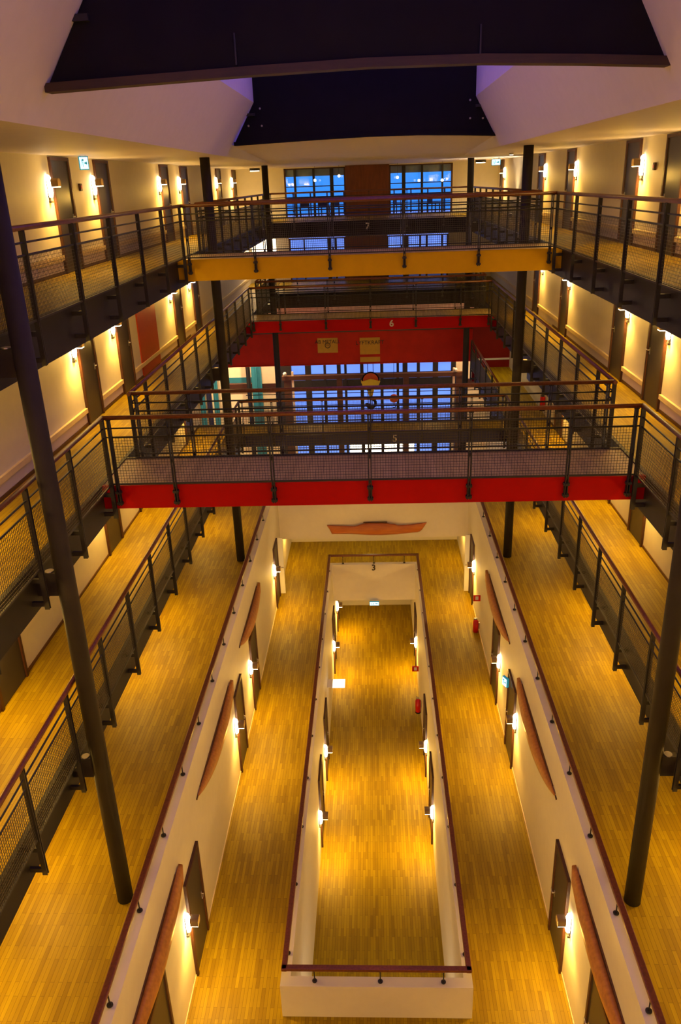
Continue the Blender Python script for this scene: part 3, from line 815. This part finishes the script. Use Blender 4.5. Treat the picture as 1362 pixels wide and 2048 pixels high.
# ------------------------------------------------------------------ crane girder, plates, hook
g = empty('crane_girder', (0, 34.5, -7.31)); tag(g, 'wide red crane girder spanning the hall under the bridge numbered 6', 'girder')
gm = MB().box(-9.4, 5.42, -.3, .3, 0, 1.37)
gw = gm.build('web', M['redgirder'], g)
MB().box(-9.4, 5.42, -.42, .42, 1.37, 1.52).build('top_flange', M['brown'], g)
MB().box(-9.4, 5.42, -.36, .36, -.03, 0).build('bottom_flange', M['redgirder'], g)
def plate(label, x0, x1, z0, z1, lines, ring=False):
    p = empty('sign_plate', ((x0+x1)/2, 34.2, (z0+z1)/2)); tag(p, label, 'sign', 'yellow plates on the crane girder')
    w, h = (x1-x0)/2, (z1-z0)/2
    MB().box(-w, w, -.02, 0, -h, h).build('board', M['sign'], p)
    for s, z, sz in lines: text_mesh('lettering', s, sz, M['ink'], p, (0, -.026, z), (PI/2, 0, 0), .004)
    if ring:
        MB().tube([(.11*math.cos(a*PI/12), -.026, .11*math.sin(a*PI/12)) for a in range(24)], .014, 6, True).build('emblem', M['ink'], p)
        text_mesh('emblem_mark', 'M', .13, M['ink'], p, (0, -.026, 0), (PI/2, 0, 0), .004)
plate('left yellow plate with a ring emblem on the red girder', -2.41, -1.54, -6.82, -6.19, [('AB METALL', .15, .215), ('VERKSTAD', .14, -.215)], True)
plate('upper right yellow plate with three lines on the red girder', -.59, .27, -6.93, -6.22, [('LYFTKRAFT', .14, .235), ('STORA 30 TON', .115, .0), ('LILLA 10 TON', .115, -.22)])
plate('narrow yellow plate below the three-line plate on the red girder', -.59, .27, -7.26, -7.05, [('N:R 873', .13, 0)])
hk = empty('crane_hook', (-.16, 34.5, -7.34)); tag(hk, 'yellow crane hook block hanging under the red girder', 'crane hook')
MB().cyl((-.12, 0, 0), (-.12, 0, -.6), .015, 8).cyl((.12, 0, 0), (.12, 0, -.6), .015, 8).build('cable', M['steel'], hk)
sh = MB().cyl((0, -.10, -.80), (0, .10, -.80), .36, 32).build('sheave', M['orange'], hk)
MB().tube([(.37*math.cos(PI*i/16), -.11, -.80+.37*math.sin(PI*i/16)) for i in range(17)], .03, 8).build('sheave_guard', M['black'], hk)
for yy in (-.16, .13):
    MB().prism([(-.43, -.82), (-.30, -.79), (0, -.70), (.30, -.79), (.43, -.82), (.28, -1.17), (-.28, -1.17)], yy, yy+.03).build('cheek_plate', M['hookyellow'], hk, .01)
MB().prism([(-.16, -1.17), (.16, -1.17), (.06, -1.55), (-.06, -1.55)], -.12, .12).build('swivel', M['hookyellow'], hk)
pts = [(0, 0, -1.5), (0, 0, -1.62)]+[(.20*math.sin(t)+.0, 0, -1.84+.20*math.cos(t)) for t in [PI*i/10 for i in range(1, 16)]]
MB().tube(pts, .065, 10).build('hook', M['black'], hk)
ob = empty('hook_ball', (.86, 34.4, -7.34)); tag(ob, 'round orange red ball hanging to the right of the yellow hook', 'hook ball')
MB().cyl((0, 0, 0), (0, 0, -1.4), .010, 8).build('cable', M['steel'], ob)
MB().sphere((0, 0, -1.62), .20, 20, 14, .95).build('ball', M['orange'], ob)
MB().tube([(0, 0, -1.8), (0, 0, -1.9)]+[(.07*math.sin(t), 0, -1.97+.07*math.cos(t)) for t in [PI*i/6 for i in range(1, 9)]], .02, 8).build('hook', M['black'], ob)
# portal frame in front of the glazing
pf = empty('portal_frame', (0, 36.5, -13.0)); tag(pf, 'brown beam on posts in front of the entrance glazing', 'frame')
MB().box(-4.3, 4.1, -.12, .12, 4.50, 4.69).build('beam', M['brown'], pf)
for x, w_, m in ((-1.62, .13, 'brown'), (1.48, .13, 'brown'), (-4.05, .17, 'brown'), (3.95, .17, 'brown')):
    MB().box(x-w_, x+w_, -.1, .1, 0, 4.5).build('post', M[m], pf)
for x in (-3.80, 3.68): MB().box(x-.05, x+.05, -.1, -.04, 0, 4.9).build('edge_post', M['creampanel'], pf)
for x in (-4.15, 3.75): MB().sphere((x, -.1, 4.8), .09).build('finial', M['signwhite'], pf)
# red end wall of the third highest right walkway
r = struct('wall_back', bxs(3.98, WR[5], 32.1, 32.25, Z5-SL, Z6-SL), M['redwall'], 'dark red wall closing the third highest right walkway', 'wall')
bxs(3.98, WR[5], 32.07, 32.1, -6.86, -6.79).build('stripe', M['signwhite'], r)['label'] = 'white stripe'
# ------------------------------------------------------------------ extinguishers, signs, call points
def extinguisher(loc, sd, label):
    s = -1 if sd else 1
    r = empty('fire_extinguisher', loc, PI/2 if sd else -PI/2); tag(r, label, 'fire extinguisher', 'red fire extinguishers')
    MB().cyl((0, .11, .03), (0, .11, .43), .085, 20).cyl((0, .11, .43), (0, .11, .50), .085, 20, .035).build('cylinder', M['extred'], r)
    MB().cyl((0, .11, 0), (0, .11, .04), .088, 20).build('base_ring', M['black'], r)
    MB().box(-.02, .02, .07, .17, .50, .55).cyl((0, .11, .5), (0, .11, .53), .03, 10).build('valve', M['metal'], r)
    MB().tube([(.03, .13, .53), (.10, .15, .50), (.11, .15, .30), (.10, .14, .15)], .012, 8).build('hose', M['black'], r)
    MB().box(-.04, .04, 0, .03, .2, .4).build('wall_bracket', M['metal'], r)
extinguisher((3.05, 20.93, -12.83), 1, 'red fire extinguisher on the right wall of the hull corridor')
extinguisher((1.28, 20.25, Z2+.35), 1, 'red fire extinguisher on the right wall of the bottom corridor')
extinguisher((WR[5], 24.9, -7.0), 1, 'red fire extinguisher on the third highest right walkway')
def fire_sign(loc, label):
    r = empty('fire_sign', loc, PI/2); tag(r, label, 'sign', 'red fire equipment signs')
    MB().box(-.006, .006, 0, .21, -.10, .10).build('board', M['extred'], r)
    MB().box(-.009, -.006, .06, .15, -.06, .06).build('pictogram', M['signwhite'], r)
fire_sign((3.05, 20.95, -11.61), 'small red fire sign on the right wall of the hull corridor')
fire_sign((1.28, 21.9, -14.72), 'small red fire sign on the right wall of the bottom corridor')
def exit_sign(loc, rz, label, w=.30, h=.17, hang=.1, two=False):
    r = empty('exit_sign', loc, rz); tag(r, label, 'exit sign', 'lit exit signs')
    MB().box(-w/2-.015, w/2+.015, -.03, .03, -h/2-.015, h/2+.015).build('housing', M['exitblue'], r)
    f = MB().box(-w/2, w/2, -.036, -.030, -h/2, h/2).build('lit_face', M['exitglow'], r)
    # running figure and arrow on the face
    pg = MB().box(-w*.34, -w*.28, -.04, -.036, -h*.3, h*.3)
    pg.prism([(w*.05, -h*.08), (w*.25, -h*.08), (w*.25, -h*.25), (w*.42, 0), (w*.25, h*.25), (w*.25, h*.08), (w*.05, h*.08)], -.04, -.036)
    pg.cyl((-w*.12, -.04, h*.26), (-w*.12, -.036, h*.26), h*.10, 10)
    pg.prism([(-w*.2, -h*.35), (-w*.14, -h*.35), (-w*.06, h*.12), (-w*.16, h*.14)], -.04, -.036)
    pg.build('pictogram', M['exitblue'], f)
    if hang: MB().cyl((-w*.3, 0, h/2), (-w*.3, 0, h/2+hang), .008, 6).cyl((w*.3, 0, h/2), (w*.3, 0, h/2+hang), .008, 6).build('hanger', M['metal'], r)
    return r
exit_sign((-5.60, 16.75, .49), .45, 'lit exit sign hanging over the top left walkway', .15, .21, .03)
exit_sign((4.75, 33.0, .46), -.1, 'lit exit sign hanging over the top right walkway', .30, .19, .06)
exit_sign((-.13, 24.05, -13.48), 0, 'lit exit sign under the end parapet of the narrow well', .30, .12, .0)
exit_sign((2.93, 15.62, -10.87), -1.1, 'lit exit sign on the right wall above a door of the hull corridor', .15, .20, .0)
r = empty('light_sign', (-1.54, 19.65, -13.7)); tag(r, 'bright white sign sticking out from the left wall of the bottom corridor', 'sign')
MB().box(.16, .52, -.2, .2, -.012, .012).build('lit_plate', M['whiteglow'], r); MB().box(0, .16, -.2, .2, -.012, .012).build('arm', M['signwhite'], r)
for loc, rz, l in (((WL[7], 17.45, .06+Z7+1.5), -PI/2, 'small red brown call point on the top left wall between two doors'), ((WR[7], 17.2, .06), PI/2, 'small red brown call point on the top right wall')):
    r = empty('call_point', loc, rz); tag(r, l, 'call point')
    MB().box(-.05, .05, 0, .05, -.07, .07).build('housing', M['frame'], r, .01); MB().box(-.03, .03, .05, .055, -.03, .03).build('button', M['extred'], r)
# pendant lamps before the far windows
for i, (x, z) in enumerate(((-2.37, .06), (-1.34, .20), (1.13, .06), (2.04, -.09), (3.02, -.11))):
    r = empty('pendant_lamp', (x, 36.5, .62)); tag(r, f'small glowing globe lamp, number {["one","two","three","four","five"][i]} from the left before the top windows', 'pendant lamp', 'globe lamps before the far windows')
    r['label'] = ['leftmost small glowing globe before the top left window', 'globe lamp before the top left window, next to the wood panel', 'globe lamp at the left of the top right window', 'globe lamp in the middle of the top right window', 'globe lamp at the right edge of the top right window'][i]
    MB().cyl((0, 0, 0), (0, 0, z-.62+.06), .006, 6).build('cord', M['steel'], r)
    MB().sphere((0, 0, z-.62), .055, 14, 8).build('globe', M['paleglow'], r)
# downlight near the right exit sign
r = empty('ceiling_spot', (4.35, 27.0, .62)); tag(r, 'small round lit ceiling spot over the top right walkway', 'ceiling lamp')
MB().cyl((0, 0, -.05), (0, 0, 0), .07, 14).build('housing', M['metal'], r); MB().cyl((0, 0, -.06), (0, 0, -.05), .055, 14).build('lens', M['paleglow'], r)
# bright wall washer at the far end, and an uplight added for stairwell light
def washer(loc, rz, label, w, h, e, tgt):
    r = empty('wall_light_box', loc, rz); tag(r, label, 'wall light')
    MB().box(-w/2, w/2, -.05, 0, -h/2, h/2).build('diffuser', M['paleglow'], r); MB().box(-w/2-.02, w/2+.02, -.02, .0, -h/2-.02, h/2+.02).build('tray', M['metal'], r)
    L = bpy.data.lights.new('washer_light', 'AREA'); L.shape = 'RECTANGLE'; L.size = w; L.size_y = h; L.energy = e; L.color = (1, .66, .30)
    o = bpy.data.objects.new('washer_light', L); COL.objects.link(o)
    o.location = Vector(loc)+Vector(tgt)*.12; o.rotation_euler = Vector(tgt).to_track_quat('-Z', 'Y').to_euler()
washer((-4.95, 38.18, -2.62), 0, 'bright warm light panel on the far wall, second highest left walkway', 1.1, .55, 60, (0, -1, -.2))
r = empty('stairwell_fill_light', (5.35, 33.0, Z7)); tag(r, 'added uplight standing in for stairwell light on the wall of the top right walkway', 'added uplight')  # made-up lamp body, replaces light rising from a stairwell
MB().cyl((0, 0, 0), (0, 0, .12), .09, 16).build('housing', M['steel'], r); MB().cyl((0, 0, .12), (0, 0, .125), .08, 16).build('lens', M['paleglow'], r)
L = bpy.data.lights.new('uplight', 'SPOT'); L.energy = 420; L.color = (1, .72, .36); L.spot_size = math.radians(95); L.spot_blend = .8; L.shadow_soft_size = .05
o = bpy.data.objects.new('uplight', L); COL.objects.link(o); o.location = (5.3, 33.0, Z7+.16); o.rotation_euler = (PI, -.35, 0)
# ------------------------------------------------------------------ outside the top windows: balcony rails and chairs
def balcony(z, label):
    r = empty('balcony', (0, YF+.3, z)); tag(r, label, 'balcony')
    bxs(-4.5, 4.3, 0, 2.4, -.2, -.02).build('slab', M['outdark'], r)
    b = MB()
    for zz in (.45, .62, .8, 1.05): b.cyl((-4.5, 2.3, zz), (4.3, 2.3, zz), .022, 6)
    b.build('rail_bar', M['outdark'], r)
    for i in range(12):
        MB().box(-4.5+.8*i-.03, -4.5+.8*i+.03, 2.27, 2.33, 0, 1.05).build('post', M['outdark'], r)
balcony(Z7, 'dark balcony with rails outside the top windows')
balcony(Z6, 'dark balcony with rails outside the second highest windows')
def chair(x, y, z, rz, label):
    r = empty('balcony_chair', (x, y, z), rz); tag(r, label, 'chair', 'dark chairs on the far balcony')
    MB().box(-.22, .22, -.22, .22, .43, .47).build('seat', M['outdark'], r)
    MB().box(-.22, .22, .19, .23, .47, .9).build('backrest', M['outdark'], r)
    for a in (-.2, .2):
        for b in (-.2, .2): MB().box(a-.02, a+.02, b-.02, b+.02, 0, .43).build('leg', M['outdark'], r)
for i, x in enumerate((-3.1, -2.2, -1.5, 1.3, 2.4, 2.9)):
    chair(x, YF+1.2+.2*(i % 2), Z7-.02, .4*i, f'dark chair outside the top {"left" if x < 0 else "right"} window, {["leftmost", "middle", "rightmost"][i % 3]} of three')
# warm lit vestibule behind the lowest glazing
v = empty('lit_vestibule', (0, YF+.9, -13.0)); tag(v, 'warm white lit entrance lobby behind the lowest glazing', 'light')
MB().box(-1.3, 2.0, 0, .05, .0, 1.0).build('lit_screen', M['paleglow'], v); MB().box(-1.35, 2.05, -.4, .05, 1.0, 1.08).build('canopy', M['steel'], v)
